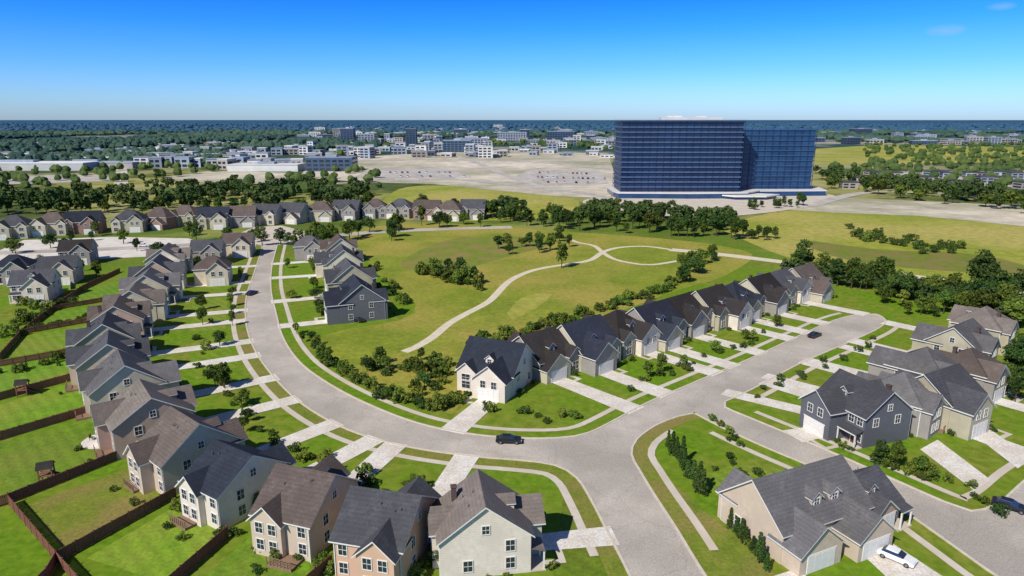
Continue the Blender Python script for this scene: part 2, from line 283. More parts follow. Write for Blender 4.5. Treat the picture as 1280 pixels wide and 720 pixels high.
ORD=['first','second','third','fourth','fifth','sixth','seventh','eighth','ninth','tenth','eleventh','twelfth','thirteenth','fourteenth','fifteenth','sixteenth','seventeenth','eighteenth']
SHR=[]
def house(px,py,w,d,h,rf,wl,label,face=None,gar=-1,det=2,group=None,hip=False,pitch=.76,wing2=True,acc=None,drive=True,k=1.0,dbl=False,pj=None,at=None,dw=2.0):
    o0=at or P(px,py); w*=k; d*=k
    if face is None:
        q=min(ALLE,key=lambda e:(e-o0).length_squared); f=(q-o0).normalized()
    else: f=Vector((face[0],face[1],0)).normalized()
    a=math.atan2(f.x,-f.y); root=thing('house',label,'house',o0,a,group)
    x0,x1,y0,y1=-w/2,w/2,-d/2,d/2; rise=min(d,w*1.3 if hip else d)/2*pitch; ps=rise/(d/2); acc=acc or wl
    m=MB()
    if hip: m.box(x0,x1,y0,y1,0,h-.02)
    else: m.gwall(x0,x1,y0,y1,h,rise,'x')
    m.build('wall',[wl],root)
    m=MB()
    if hip: m.hip(x0,x1,y0,y1,h+.1,rise*1.02)
    else: m.gable(x0,x1,y0,y1,h,rise,'x')
    m.build('roof',[rf,'trim'],root)
    gw=min(3.3,w*.31); gx=gar*(w/2-gw-.12); gh=h-.3 if (wing2 and h>3.9) else 2.8; gr=gw*.82; pj=pj or R.choice([1.6,2.6,3.2])
    ye=y0+max(.3,(gh+gr-h)/ps+.25)
    m=MB(); m.gwall(gx-gw,gx+gw,y0-pj,y0+.05,gh,gr,'y'); m.build('garage_wing',[acc],root)
    m=MB(); m.gable(gx-gw,gx+gw,y0-pj,ye,gh,gr,'y',both=False); m.build('garage_roof',[rf,'trim'],root)
    gdoor(root,gx,y0-pj)
    if gh>3.9:
        win(root,gx-1.1,y0-pj,gh-1.5,0); win(root,gx+1.1,y0-pj,gh-1.5,0)
    bay=w>11.2
    if bay:
        bw=2.9 if dbl else 1.9; bp_=3.6 if dbl else 1.1
        bx=-gar*(w/2-bw-.3); br=bw*.85; bh=2.8 if dbl else h-.05
        m=MB(); m.gwall(bx-bw,bx+bw,y0-bp_,y0+.04,bh,br,'y'); m.build('bay_wall',[acc if dbl else wl],root)
        m=MB(); m.gable(bx-bw,bx+bw,y0-bp_,y0+max(.2,(bh+br-h)/ps)+.1,bh,br,'y',both=False,ov=.35); m.build('bay_roof',[rf,'trim'],root)
        if dbl: gdoor(root,bx,y0-bp_)
        else:
            win(root,bx,y0-1.1,.8,0,1.7,1.6)
            if h>4: win(root,bx,y0-1.1,h-1.9,0,1.7,1.3)
        pa,pb=sorted((gx-gar*(gw+.1),bx+gar*(bw+.1)))
    else:
        pa,pb=sorted((gx-gar*(gw+.1),-gar*(w/2)))
        if h>4 and det>0:
            for q in (.28,.74): win(root,pa+(pb-pa)*q,y0,h-1.7,0)
            win(root,-gar*(w/2-.9),y0,.8,0)
    rside=R.choice([1,.3,-.8]); rw=min(2.6,w*.27); rx=gar*(w/2-rw-.2)*rside; rr=rw*.9; rp=R.choice([.8,1.6])
    m=MB(); m.gwall(rx-rw,rx+rw,y1-.04,y1+rp,h-.25,rr,'y'); m.build('rear_wing',[wl],root)
    m=MB(); m.gable(rx-rw,rx+rw,y1-(rr-.25)/ps,y1+rp,h-.25,rr,'y',ov=.35); m.build('rear_roof',[rf,'trim'],root)
    if det>0:
        for zz in ([.85,h-1.85] if h>4 else [.9]):
            win(root,rx-.9,y1+rp,zz,PI); win(root,rx+.9,y1+rp,zz,PI)
            for xx in (-w/2+1.1,0,w/2-1.1):
                if abs(xx-rx)>rw+.7: win(root,xx,y1,zz,PI)
            for sx,ro in ((x1,PI/2),(x0,-PI/2)):
                if R.random()<.7: win(root,sx,-d*.27,zz,ro)
                if R.random()<.8: win(root,sx,d*.2,zz,ro)
        if not hip and h>4:
            for sx,ro in ((x1,PI/2),(x0,-PI/2)): win(root,sx,0,h+.5,ro,.8,1.0)
        dn=[] if dbl or (not bay and R.random()<.5) else ([(gar*.6-.3)] if w<12 else [-.3*gar,1.6*gar])
        if dbl: dn=[-.6,2.4]
        for dx in dn:
            yy=y0+1.4; zb=h+1.4*ps; m=MB(); m.gwall(dx-.8,dx+.8,yy,yy+2.2,zb+1.0,.7,'y',z0=zb-.3); m.build('dormer_wall',[wl],root)
            m=MB(); m.gable(dx-.8,dx+.8,yy,yy+2.6,zb+1.0,.7,'y',ov=.22,t=.12,both=False); m.build('dormer_roof',[rf,'trim'],root); win(root,dx,yy,zb+.1,0,.8,.8)
        if pb-pa>1.4:
            c=(pa+pb)/2; m=MB(); m.box(-.5,.5,-.06,.02,0,2.1); m.box(-.62,-.5,-.09,.02,0,2.2,1); m.box(.5,.62,-.09,.02,0,2.2,1); m.build('front_door',['door','trim'],root,(c,y0,.15))
            m=MB(); m.add([(pa,y0-1.7,2.5),(pb,y0-1.7,2.5),(pb,y0,2.95),(pa,y0,2.95)],[(0,1,2,3)]); m.add([(pa,y0-1.7,2.5),(pb,y0-1.7,2.5),(pb,y0-1.7,2.3),(pa,y0-1.7,2.3)],[(0,1,2,3)],1); m.build('porch_roof',[rf,'trim'],root)
            for q in (pa+.15,pb-.15): m=MB(); m.box(-.09,.09,-.09,.09,0,2.35); m.build('porch_post',['trim'],root,(q,y0-1.55,0))
            m=MB(); m.box(pa,pb,y0-1.8,y0,0,.14); m.build('porch_slab',['concrete'],root)
        if R.random()<.35:
            cx=R.uniform(-w/4,w/4); ch=2.0*ps; m=MB(); m.box(-.35,.35,-.3,.3,0,rise*.4+1.0); m.box(-.43,.43,-.38,.38,rise*.4+1.0,rise*.4+1.1); m.build('chimney',['cbrick'],root,(cx,y1-2.0,h+ch*.5))
        for q in range(3):
            yv=R.uniform(1.0,2.2); m=MB(); m.tube((0,0,-.3),(0,0,.4),.06,.06); m.build('roof_vent',['metal'],root,(R.uniform(-w/3,w/3),yv,h+rise-yv*ps+.2))
        if det>1:
            ddx=-rx*.7 if abs(rx)>1.5 else w/2-2; m=MB(); m.box(ddx-1.7,ddx+1.7,y1+.02,y1+2.4,.0,.35)
            dk=m.build('deck',['deck'],root)
            for q in range(8): m=MB(); m.box(-.04,.04,-.04,.04,.35,1.25); m.build('baluster',['deck'],dk,(ddx-1.65+q*.471,y1+2.35,0))
            m=MB(); m.box(ddx-1.7,ddx+1.7,y1+2.3,y1+2.4,1.25,1.32); m.build('rail',['deck'],dk)
            m=MB(); m.box(-.05,.05,-.06,.06,0,h-.1)
            for sx in (x0+.1,x1-.1): ob('downpipe',m.mesh('downpipe',['trim']),root,(sx,y1+.07,0))
    rv=Vector((math.cos(a),math.sin(a),0))
    if drive:
        gp=o0+rv*gx+f*(d/2+pj); L=0
        while L<30 and not inroad((gp+f*L).x,(gp+f*L).y): L+=.4
        if 1<L<30:
            L+=.15; m=MB(); A=[gp-rv*dw,gp+rv*dw,gp+rv*(dw+.3)+f*L,gp-rv*(dw+.3)+f*L]; m.add([(p.x,p.y,.065) for p in A],[(0,1,2,3)])
            m2=m.build('driveway',['drive']); struct(m2,'pale concrete driveway of the '+label)
            m2['label']=' '.join(m2['label'].split()[:16])
            wx=(pa+pb)/2; wp=o0+rv*wx+f*(d/2+1.8)
            m=MB(); A=[wp-rv*.4,wp+rv*.4,wp+rv*.4+f*(pj+.8),wp-rv*.4+f*(pj+.8)]; m.add([(p.x,p.y,.058) for p in A],[(0,1,2,3)])
            e1=wp+f*(pj+.4); e2=gp+f*(2.2); A=[e1-f*.4,e1+f*.4,e2+f*.4,e2-f*.4]; m.add([(p.x,p.y,.055) for p in A],[(0,1,2,3)])
            m2=m.build('walkway',['concrete']); struct(m2,('front walk of the '+label)); m2['label']=' '.join(m2['label'].split()[:16])
    if det>1:
        for q in range(5):
            t=R.uniform(-w/2,w/2)
            if abs(t-gx)<gw+.5: continue
            SHR.append((o0+rv*t+f*(d/2+2.2+R.random()),R.uniform(.3,.5),label))
        for q in range(4): SHR.append((o0+rv*R.choice([-1,1])*(w/2+.8)+f*R.uniform(-d/2,d/2),R.uniform(.3,.5),label))
        for q in range(2): SHR.append((o0+rv*R.uniform(-w/2,w/2)-f*(d/2+3+R.random()),R.uniform(.25,.5),label))
    return root
cn={'r_brown':'brown','r_taupe':'taupe','r_slate':'slate grey','r_navy':'navy','r_black':'near-black','r_grey':'light grey'}
wn={'bluegrey':'blue-grey'}
A=[(603,694,7.8,10.2,4.9,'r_taupe','white'),(486,694,8.1,10.6,5.0,'r_slate','peach'),(388,664,7.8,10.4,4.9,'r_brown','beige'),(299,630,7.6,10.4,4.9,'r_navy','white'),(240,592,8.4,10.8,5.0,'r_brown','beige'),(190,549,9.2,11.2,5.1,'r_taupe','pink'),(160,506,9.8,11.4,5.0,'r_grey','tan'),(143,475,9.8,11,5.0,'r_slate','beige'),(138,446,10,10.6,5.0,'r_slate','tan'),(152,419,10.4,10.8,5.0,'r_brown','pink'),(172,397,10.8,10.8,5.0,'r_taupe','tan'),(189,377,11,10.6,5.0,'r_grey','tan'),(200,358,11.5,10.6,5.0,'r_slate','pink'),(210,340,12,10.6,5.2,'r_taupe','tan')]
ga=[1,-1,1,-1,-1,1,-1,1,-1,1,-1,1,-1,1]
for i,a in enumerate(A): house(*a,f'{a[6]} house with {cn[a[5]]} roof, {ORD[i]} from the camera in the left row',gar=ga[i],det=2 if i<9 else 1,acc=R.choice([a[6],a[6],'beige','tan']),group='houses of the left row',pitch=R.choice([.64,.7,.76]),pj=R.choice([1,1.8,2.4]),dw=1.7)
B=[(449,394,13.5,12,5.4,'r_navy','bluegrey'),(438,366,12.5,12,5.2,'r_slate','tan'),(430,344,12.5,12,5.2,'r_slate','tan'),(426,326,12,11,5.2,'r_brown','tan')]
for i,a in enumerate(B): house(*a,f'{wn.get(a[6],a[6])} house with {cn[a[5]]} roof, {ORD[i]} from the camera of four left of the park',gar=R.choice([-1,1]),det=2 if i<2 else 1,group='houses between the curve and the park',k=.93,dw=1.8)
ca,cb=P(622,478),P(998,367)
Cc=[('r_navy','white'),('r_black','grey'),('r_navy','tan'),('r_black','tan'),('r_navy','grey'),('r_black','beige'),('r_black','tan'),('r_navy','grey'),('r_black','tan'),('r_slate','tan'),('r_brown','tan')]
for i,(rf,wl) in enumerate(Cc):
    house(0,0,11.3,11.2,[4.2,3.9,4.1][i%3],rf,wl,f'{wl} house with {cn[rf]} roof, {ORD[i]} from left in the park side row',gar=-1 if i%3 else 1,det=2,acc=['white','tan','grey'][i%3],group='houses between the park and the straight street',k=1,pitch=[.8,.74,.84,.77][i%4],wing2=(i%3!=1),hip=i in(3,7),pj=[3.2,2.0,3.6,2.6][i%4],at=ca.lerp(cb,i/10)+Vector((0,[0,1.2,-.6,.8][i%4],0)),face=None if i==0 else (.66,-.75))
D=[(1074,538,13,12,5.2,'r_slate','bluegrey',(-.85,-.3)),(1122,524,12,12,5.0,'r_grey','grey',(-.63,.77)),(1168,520,13,12,5.0,'r_slate','tan',(.5,-.85)),(1150,488,12,12,5.0,'r_grey','grey',(-.63,.77)),(1206,486,12,11,4.8,'r_brown','grey',(.6,-.8)),(1196,454,13,12,5.2,'r_grey','tan',(-.63,.77)),(1224,431,13,12,5.4,'r_taupe','tan',(-.63,.77))]
for i,a in enumerate(D): house(*a[:7],f'{wn.get(a[6],a[6])} house with {cn[a[5]]} roof, {ORD[i]} from left in the right hand cluster',face=a[7],gar=1 if i%2 else -1,det=2,group='houses of the right hand cluster',k=.79,hip=i in(1,3,4,6))
house(990,658,14.4,10,4.0,'r_grey','beige','big beige house with broad grey roof and two garages at lower right',face=(.42,-.9),gar=-1,det=2,acc='beige',drive=False,pitch=.84,wing2=False,dbl=True,pj=2.6)
house(1068,640,6.8,7.6,2.8,'r_slate','pink','low brick annexe beside the big beige house, lower right',face=(.5,-.86),gar=-1,det=1,acc='pink',drive=False,wing2=False,pj=.8)
poly('driveway',[(962,722),(1000,710),(1030,752),(965,752)],.06,'drive','white concrete driveway at the bottom edge below the big beige house')
poly('driveway',[(1072,688),(1104,672),(1180,722),(1136,748)],.06,'drive','white concrete driveway with a white car, lower right')
poly('driveway',[(1150,562),(1172,550),(1238,600),(1218,614)],.06,'drive','white driveway from the grey house to the right street')
poly('driveway',[(1210,538),(1228,530),(1290,574),(1272,586)],.06,'drive','rightmost white driveway below the cluster')
for i,(a,b) in enumerate([((905,490),(1010,515)),((955,470),(1040,492)),((1008,450),(1090,470)),((1052,433),(1120,450))]):
    path('driveway',[a,((a[0]+b[0])/2,(a[1]+b[1])/2),b],3.6,'drive',.066+.001*i,f'pale driveway, {ORD[i]} from the junction on the right of the straight street')
FR=[(22,296),(70,292),(108,290),(165,288),(203,284),(235,281),(270,284),(302,282),(335,279),(368,277),(402,275),(435,273),(470,271),(502,271),(535,273),(563,274),(592,272)]
for i,(x,y) in enumerate(FR):
    rf=R.choice(['r_brown','r_slate','r_brown','r_navy','r_slate']); wl=R.choice(['tan','grey','grey','brick'])
    house(x,y,R.uniform(12.5,14.5),11,5.4,rf,wl,f'{wl} house with {cn[rf]} roof, {ORD[i]} from left in the far row',face=(R.uniform(-.3,.3),-1),gar=R.choice([-1,1]),det=0,drive=False,group='houses of the far row',hip=R.random()<.5,wing2=R.random()<.5)
G=[(48,372,'left edge, among hedges and white fences'),(22,350,'left edge behind the hedged garden'),(78,352,'left side beside the tan paving'),(100,328,'left, alone beside the concrete paving'),(268,352,'behind the left row near the curve top'),(262,328,'near the top of the left row'),(300,318,'beside the turning head'),(388,322,'just right of the turning head')]
for i,(x,y,t) in enumerate(G):
    rf=['r_slate','r_navy','r_slate','r_black','r_brown','r_slate','r_brown','r_grey'][i]
    house(x,y,12,10,5.0,rf,'grey' if i%2 else 'tan',f'{cn[rf]} roofed house at {t}' if i<4 else f'{cn[rf]} roofed house {t}',face=(.3,-1) if i<5 else (.2,-1),gar=1,det=1 if i<4 else 0,drive=False,k=.85,hip=i%3==1)
# ---------------- fences
def fence(pxs,label,h=1.7,mat='wood'):
    pts=[P(*p) for p in pxs]; root=thing('fence',label,'fence',pts[0]); o=pts[0]
    for a,b in zip(pts,pts[1:]):
        L=(b-a).length; n=max(1,int(round(L/2.4))); t=(b-a)/n; ang=math.atan2(t.y,t.x)
        m=MB(); x=0
        while x<L-.1: m.box(x,min(L,x+.19),-.03,.03,.04,h-.12+R.uniform(-.03,.03)); x+=.21
        m.box(0,L,-.06,.05,h-.3,h-.22); m.box(0,L,-.06,.05,.3,.38)
        m.build('fence_panel',[mat],root,a-o,ang)
        m=MB(); m.box(-.07,.07,-.08,.08,0,h+.05); pm=m.mesh('fence_post',[mat])
        for k in range(n+1): ob('fence_post',pm,root,a-o+t*k,ang)
fence([(-20,557),(145,507)],'brown wooden fence above the round patio garden')
fence([(-20,640),(12,630),(170,566)],'brown wooden fence between the round patio garden and olive lawn')
fence([(72,704),(220,622)],'brown wooden fence between the olive lawn and next green lawn')
fence([(205,742),(285,672)],'brown wooden fence left of the bottom dark green lawn')
fence([(12,632),(72,704),(108,745)],'brown wooden fence closing the back gardens, bottom left corner')
fence([(372,745),(415,708)],'brown wooden fence between the dark roofed houses at bottom')
fence([(-20,506),(118,468)],'brown wooden fence across the left gardens, second row up')
fence([(-20,462),(112,438)],'brown fence across the left gardens, third row up',1.5)
fence([(28,418),(128,400)],'low fence behind the tan house, upper left',1.5)
fence([(0,450),(28,418),(66,388),(104,362),(150,340)],'long fence at the back of the upper left gardens',1.5)
fence([(66,388),(150,374)],'short fence across the upper left gardens',1.5)
fence([(-20,735),(40,745),(60,725),(72,704)],'brown fence round the corner plot at bottom left')
fence([(20,330),(90,345),(88,362)],'white fence around the hedged garden at left',1.4,'trim')
# ---------------- vegetation
def crown(seed,nc,nl,rx,rz,zc,size,cone=False):
    r=random.Random(seed); m=MB(); vs=[];fs=[]
    for c in range(nc):
        if cone:
            t=(c+.5)/nc; rad=rx*(1-t)**.9; an=c*2.4; ce=Vector((math.cos(an)*rad*.55,math.sin(an)*rad*.55,zc-rz+2*rz*t)); cr_=max(.22*rx,rad*.55)
        else:
            while 1:
                v=Vector((r.uniform(-1,1),r.uniform(-1,1),r.uniform(-1,1)))
                if .15<v.length<1: break
            v=v*(.55+.3*r.random()+.1)/max(v.length,.45) if r.random()<.75 else v*.7
            ce=Vector((v.x*rx,v.y*rx,zc+v.z*rz)); cr_=rx*r.uniform(.26,.42)
        for k in range(nl):
            n=Vector((r.gauss(0,1),r.gauss(0,1),r.gauss(.25,1))).normalized(); p=ce+n*cr_*r.uniform(.65,1.08)
            n=(n+Vector((r.gauss(0,.5),r.gauss(0,.5),r.gauss(0,.5)))).normalized()
            u=n.orthogonal().normalized(); w=n.cross(u); an=r.uniform(0,PI); u,w=u*math.cos(an)+w*math.sin(an),w*math.cos(an)-u*math.sin(an)
            s=size*r.uniform(.6,1.25); i=len(vs); vs+=[p-u*s,p-w*s*.6,p+u*s,p+w*s*.6]; fs.append((i,i+1,i+2,i+3))
    m.add(vs,fs); return m
def trunk(seed,h,r0,top):
    r=random.Random(seed); m=MB(); m.tube((0,0,-.1),(0.08,0,h),r0,r0*.65,7); m.tube((0.08,0,h),(.1,.1,top),r0*.65,r0*.15,6)
    for k in range(6):
        a=k*1.05+r.random(); z=h*.75+k*(top-h)*.1; m.tube((.08,0,z),(math.cos(a)*top*.22,math.sin(a)*top*.22,z+top*.2),r0*.35,r0*.08,5)
    return m
TP={}
def tp(k,cm,tm): TP.setdefault(k,[]).append((cm,tm))
for s in range(5):
    for key,mt in (('mid','leafA'),('dark','leafB'),('light','leafC')):
        tp(key,crown(s*7+1,[30,24,34,26,20][s],46,[2.5,2.0,3.0,2.2,2.7][s],[2.2,2.9,2.0,2.5,2.6][s],[4.7,5.0,4.4,4.7,4.9][s],.34).mesh('crown',[mt]),trunk(s,2.0,.2,5.6).mesh('trunk',['bark']))
FC=[crown(91,14,20,2.7,2.5,4.8,.75),crown(92,16,20,3.1,2.2,4.5,.75),crown(93,14,20,2.3,3.0,4.9,.7)]
for i,q in enumerate(FC): tp('far',q.mesh('crown',[['leafB','leafA','leafB'][i]]),trunk(9,2,.2,5).mesh('trunk',['bark']))
for s in range(2): tp('cone',crown(50+s,22,40,1.3,2.6,3.0,.26,True).mesh('crown',['leafB']),trunk(s,.8,.12,3).mesh('trunk',['bark']))
SC=[crown(70,12,42,1.5,1.0,1.0,.22),crown(71,9,42,1.8,.7,.8,.22),crown(72,14,42,1.4,1.3,1.3,.22)]
for s in range(3): tp('shrub',SC[s].mesh('crown',[['leafA','leafB','leafC'][s]]),trunk(s,.3,.08,1.3).mesh('stem',['bark']))
cntT=[0]; DEF=[]
def tree(loc,s,key,label,group,cat='tree',now=False):
    if key=='shrub' and not now: DEF.append((s/loc.length,loc,s,label,group)); return
    cm,tm=R.choice(TP[key]); o=thing('shrub' if key=='shrub' else ('conifer' if key=='cone' else 'tree'),label,cat,loc,R.uniform(0,6.28),group)
    o.scale=(s*R.uniform(.8,1.2),s*R.uniform(.8,1.2),s*R.uniform(.75,1.2)); ob('stem' if key=='shrub' else 'trunk',tm,o); ob('crown',cm,o)
    if key not in('shrub','cone'): cntT[0]+=1
def along(pxs,n,jx,jy,avoid=True):
    pts=[Vector((*p,0)) for p in pxs]; Ls=[(b-a).length for a,b in zip(pts,pts[1:])]; T_=sum(Ls)
    for k in range(n):
        for tr in range(8):
            t=(k+R.random())/n*T_; i=0
            while i<len(Ls)-1 and t>Ls[i]: t-=Ls[i]; i+=1
            q=pts[i].lerp(pts[i+1],min(1,t/Ls[i])); p=P(q.x+R.uniform(-jx,jx),q.y+R.uniform(-jy,jy))
            if not(avoid and inroad(p.x,p.y)): break
        yield p
def T(pxs,n,jx,jy,s0,s1,keys,label,group,cat='tree'):
    for p in along(pxs,n,jx,jy): tree(p,R.uniform(s0,s1),R.choice(keys),label,group,cat)
def merge(m,q,p,s):
    a=R.random()*6.28; ca_,sa=math.cos(a)*s,math.sin(a)*s
    m.add([(p.x+x*ca_-y*sa,p.y+x*sa+y*ca_,z*s) for x,y,z in q.v],q.f)
def woodmass(name,pxs,n,jx,jy,s0,s1,label,gap=.2):
    m=MB()
    for p in along(pxs,n,jx,jy,False):
        if noise.noise(Vector((p.x*.02,p.y*.02,3)))>gap: continue
        merge(m,R.choice(FC),p,R.uniform(s0,s1))
    tag(m.build(name,['midleaf']),label,'wood',None,'stuff')
T([(520,262),(600,272),(680,282),(760,285),(850,292),(925,300)],54,8,5,.8,1.5,['dark','mid','dark'],'dark green tree in the belt along the far edge of the park','tree belt beyond the park')
woodmass('park_wood',[(620,272),(700,264),(760,270),(830,276),(905,286)],95,10,6,.8,1.35,'dense young wood between the park and the office tower')
T([(-10,268),(60,268),(140,268),(230,264),(330,262),(420,259),(480,257)],24,8,3,.9,1.5,['far','dark','mid'],'tall tree at the front of the wood behind the far row','front trees of the wood behind the far row')
woodmass('village_wood',[(-40,260),(60,258),(140,256),(230,254),(330,252),(420,250),(460,250)],130,10,11,.9,1.7,'broken wood behind the far row of houses')
woodmass('apartment_wood',[(180,232),(260,238),(360,240),(420,238)],45,20,7,.8,1.4,'scattered wood below the pale apartment rows')
T([(225,296),(290,306),(400,304),(440,296),(520,285),(610,283)],20,10,4,.7,1.2,['mid','dark'],'street tree in front of the far row of houses','street trees of the far row')
T([(0,318),(120,300),(200,320),(240,338)],12,14,6,.6,1.0,['mid','dark'],'garden tree among the upper left houses','garden trees at upper left')
T([(380,312),(400,300),(432,300)],9,10,6,.9,1.3,['mid','dark'],'bushy tree right of the turning head','trees by the turning head')
T([(522,338),(560,345),(592,362)],18,12,6,1.2,2.2,['shrub'],'small bushy tree in the cluster on the park meadow','bushy tree cluster on the meadow','shrub')  # small park trees built from enlarged shrub copies
T([(540,335),(585,355)],5,10,6,.55,.9,['dark','mid'],'low tree standing above the bushy tree cluster on the meadow','cluster trees on the meadow')
T([(625,318),(660,312),(700,308),(705,300)],14,12,7,.6,1.0,['mid','dark'],'tree in the loose group near the upper park path','tree group by the upper path')
T([(480,300),(500,298)],3,6,3,.7,1.0,['dark'],'lone tree on the upper left park meadow','lone meadow trees')
tree(P(702,335),1.15,'mid','round tree standing by the bend of the park path',None)
T([(840,352),(862,338),(900,328)],9,8,6,.6,1.0,['mid','dark'],'tree at the right corner of the park','park corner trees')
T([(990,340),(1060,354),(1150,374),(1230,394),(1290,410)],30,8,8,.7,1.2,['dark','mid','mid'],'tree in the hedgerow below the pale road at right','hedgerow right of the straight street')
T([(1000,338),(1100,354),(1200,380),(1280,398)],30,10,5,1.0,2.0,['shrub'],'big shrub filling the hedgerow below the pale road','hedgerow shrubs right of the straight street','shrub')
woodmass('hedgerow',[(985,344),(1060,358),(1150,376),(1230,392),(1320,408)],42,8,5,.5,.9,'loose tree line below the pale road at right',.3)
T([(1090,372),(1150,392),(1200,402),(1260,440)],14,12,7,.5,.9,['mid','light','dark'],'small tree in the gardens behind the right cluster','garden trees behind the right cluster')
T([(1225,370),(1250,374),(1290,380)],8,12,8,1.0,1.5,['dark'],'big dark tree at the right edge above the hedgerow','big trees at the right edge')
T([(1020,228),(1090,242),(1170,252),(1290,268)],14,10,3,1.0,1.5,['far'],'dark tree at the front of the belt right of the tower','front trees of the right belt')
woodmass('belt_wood',[(1015,218),(1090,232),(1170,243),(1290,258),(1400,272)],130,12,5,1.0,1.6,'dark belt of trees right of the tower',.3)
T([(935,300),(975,296)],6,8,3,.5,.8,['dark'],'small bushy tree at the left end of the open field','field edge trees')
T([(1060,290),(1100,300),(1140,306)],18,14,5,.9,1.7,['shrub'],'scrub bush on the open field','field scrub','shrub')
T([(1140,310),(1200,315)],12,18,5,.8,1.5,['shrub'],'bush on the right part of the open field','right field scrub','shrub')
T([(390,422),(406,449),(438,472),(480,496),(540,510),(575,504)],40,5,4,.6,1.0,['shrub'],'bush in the hedge inside the curve of the street','hedge inside the curve','shrub')
T([(455,455),(490,462),(530,455),(560,470),(520,485)],8,14,9,.35,.6,['dark','mid'],'tree in the thicket between the curve and the park','thicket by the curve')
T([(455,455),(500,468),(560,462),(520,490)],26,16,9,.5,1.0,['shrub'],'bush in the thicket between the curve and the park','thicket bushes','shrub')
T([(395,335),(395,365),(400,402)],7,5,5,.4,.7,['mid','dark'],'garden tree left of the four park side houses','garden trees by the four houses')
T([(500,380),(470,345),(462,325)],12,8,6,.7,1.3,['shrub'],'hedge bush behind the four park side houses','hedge behind the four houses','shrub')
T([(590,432),(640,420),(700,405),(740,392),(800,372),(860,352)],50,8,3,.8,1.3,['shrub'],'hedge bush along the park fence behind the central row','hedge behind the central row','shrub')
T([(300,345),(290,380),(290,420)],5,3,2,.35,.5,['mid','light'],'young street tree on the outer verge of the curved street','street trees on the outer verge')
T([(362,330),(365,370),(370,420),(420,468),(500,508)],8,3,2,.35,.5,['mid','light'],'young street tree on the inner side of the curved street','street trees on the inner side')
T([(835,558),(850,580),(880,622)],12,2,2,.5,.75,['cone'],'small conical evergreen in the row left of the big beige house','conifer row by the beige house','conifer')
T([(905,648),(930,678),(958,712)],10,2,2,.4,.55,['cone'],'small conical evergreen in the row near the bottom edge','conifer row at the bottom','conifer')
T([(895,520),(925,560),(900,590)],9,8,5,.35,.7,['shrub'],'bush in the garden corner between the two streets','corner garden bushes','shrub')
T([(1240,470),(1262,500),(1275,470),(1285,440)],12,9,9,.55,.9,['dark','mid'],'dark garden tree at the right edge beside the cluster','garden trees at right edge')
T([(1100,578),(1130,590),(1165,600)],16,10,4,.4,.9,['shrub'],'bush in the front garden by the side street','front garden bushes at right','shrub')
T([(1090,575),(1150,592)],4,10,4,.4,.6,['mid','dark'],'small tree in the front garden by the side street','front garden trees at right')
T([(1185,600),(1225,620),(1250,650)],5,8,4,.4,.8,['shrub'],'bush near the right street corner','right corner bushes','shrub')
T([(925,590),(985,600),(1060,620)],8,12,5,.4,.7,['shrub'],'bush behind the big beige house','bushes behind the beige house','shrub')
T([(255,480),(300,500),(320,545),(250,400),(262,380)],10,12,8,.4,.65,['mid','dark'],'small tree in the front gardens of the left row','front garden trees of the left row')
T([(250,380),(250,420),(262,470),(330,540),(420,590),(520,618)],28,14,9,.3,.9,['shrub'],'bush in the front gardens of the left row','front garden bushes of the left row','shrub')
T([(230,640),(330,690),(420,716),(540,722)],16,12,5,.4,.8,['shrub'],'bush behind the nearest houses','back garden bushes','shrub')
T([(0,470),(110,442)],9,6,2,.5,.9,['shrub'],'bush along the third fence of the left back gardens','upper back garden fence bushes','shrub')
T([(35,415),(125,398)],9,5,2,.5,.9,['shrub'],'bush along the low fence at upper left','low fence bushes','shrub')
T([(548,705),(545,665),(438,665),(345,655),(270,610)],11,5,8,.33,.5,['dark','mid'],'small tree squeezed between the nearest houses','trees between nearest houses')
T([(680,522),(720,527),(600,515),(650,505)],8,10,6,.4,.8,['shrub'],'bush in front of the first central houses','front bushes of the central row','shrub')
T([(780,490),(830,468),(880,450),(930,430),(980,408)],16,8,5,.35,.7,['shrub'],'small bush in the front gardens of the central row','front plants of the central row','shrub')
T([(790,480),(860,455),(930,425),(990,400)],7,6,3,.35,.5,['mid','light'],'young tree in the front gardens of the central row','front trees of the central row')
T([(930,500),(1000,470),(1060,440),(1100,425)],12,10,4,.35,.7,['shrub'],'bush in the gardens right of the straight street','garden bushes right of the straight street','shrub')
T([(20,390),(60,378),(10,420),(90,372)],16,12,6,.8,1.4,['shrub'],'hedge bush in the upper left gardens','upper left hedges','shrub')
T([(0,345),(60,335),(120,345),(110,360)],9,10,4,.5,.8,['dark','mid'],'tree around the hedged house at the left edge','trees by the hedged house')
for p,s,l in SHR: tree(p,s,'shrub','low shrub planted against the wall of a house','shrubs planted along house walls','shrub')
DEF.sort(key=lambda q:-q[0])
for _,p,s,la,gr in DEF[:295]: tree(p,s,'shrub',la,gr,'shrub',True)
m=MB()
for _,p,s,la,gr in DEF[295:]: merge(m,R.choice(SC),p,s*R.uniform(.9,1.15))
tag(m.build('shrubbery',['leafB']),'the smallest and farthest bushes of gardens and hedges','shrubs',None,'stuff')
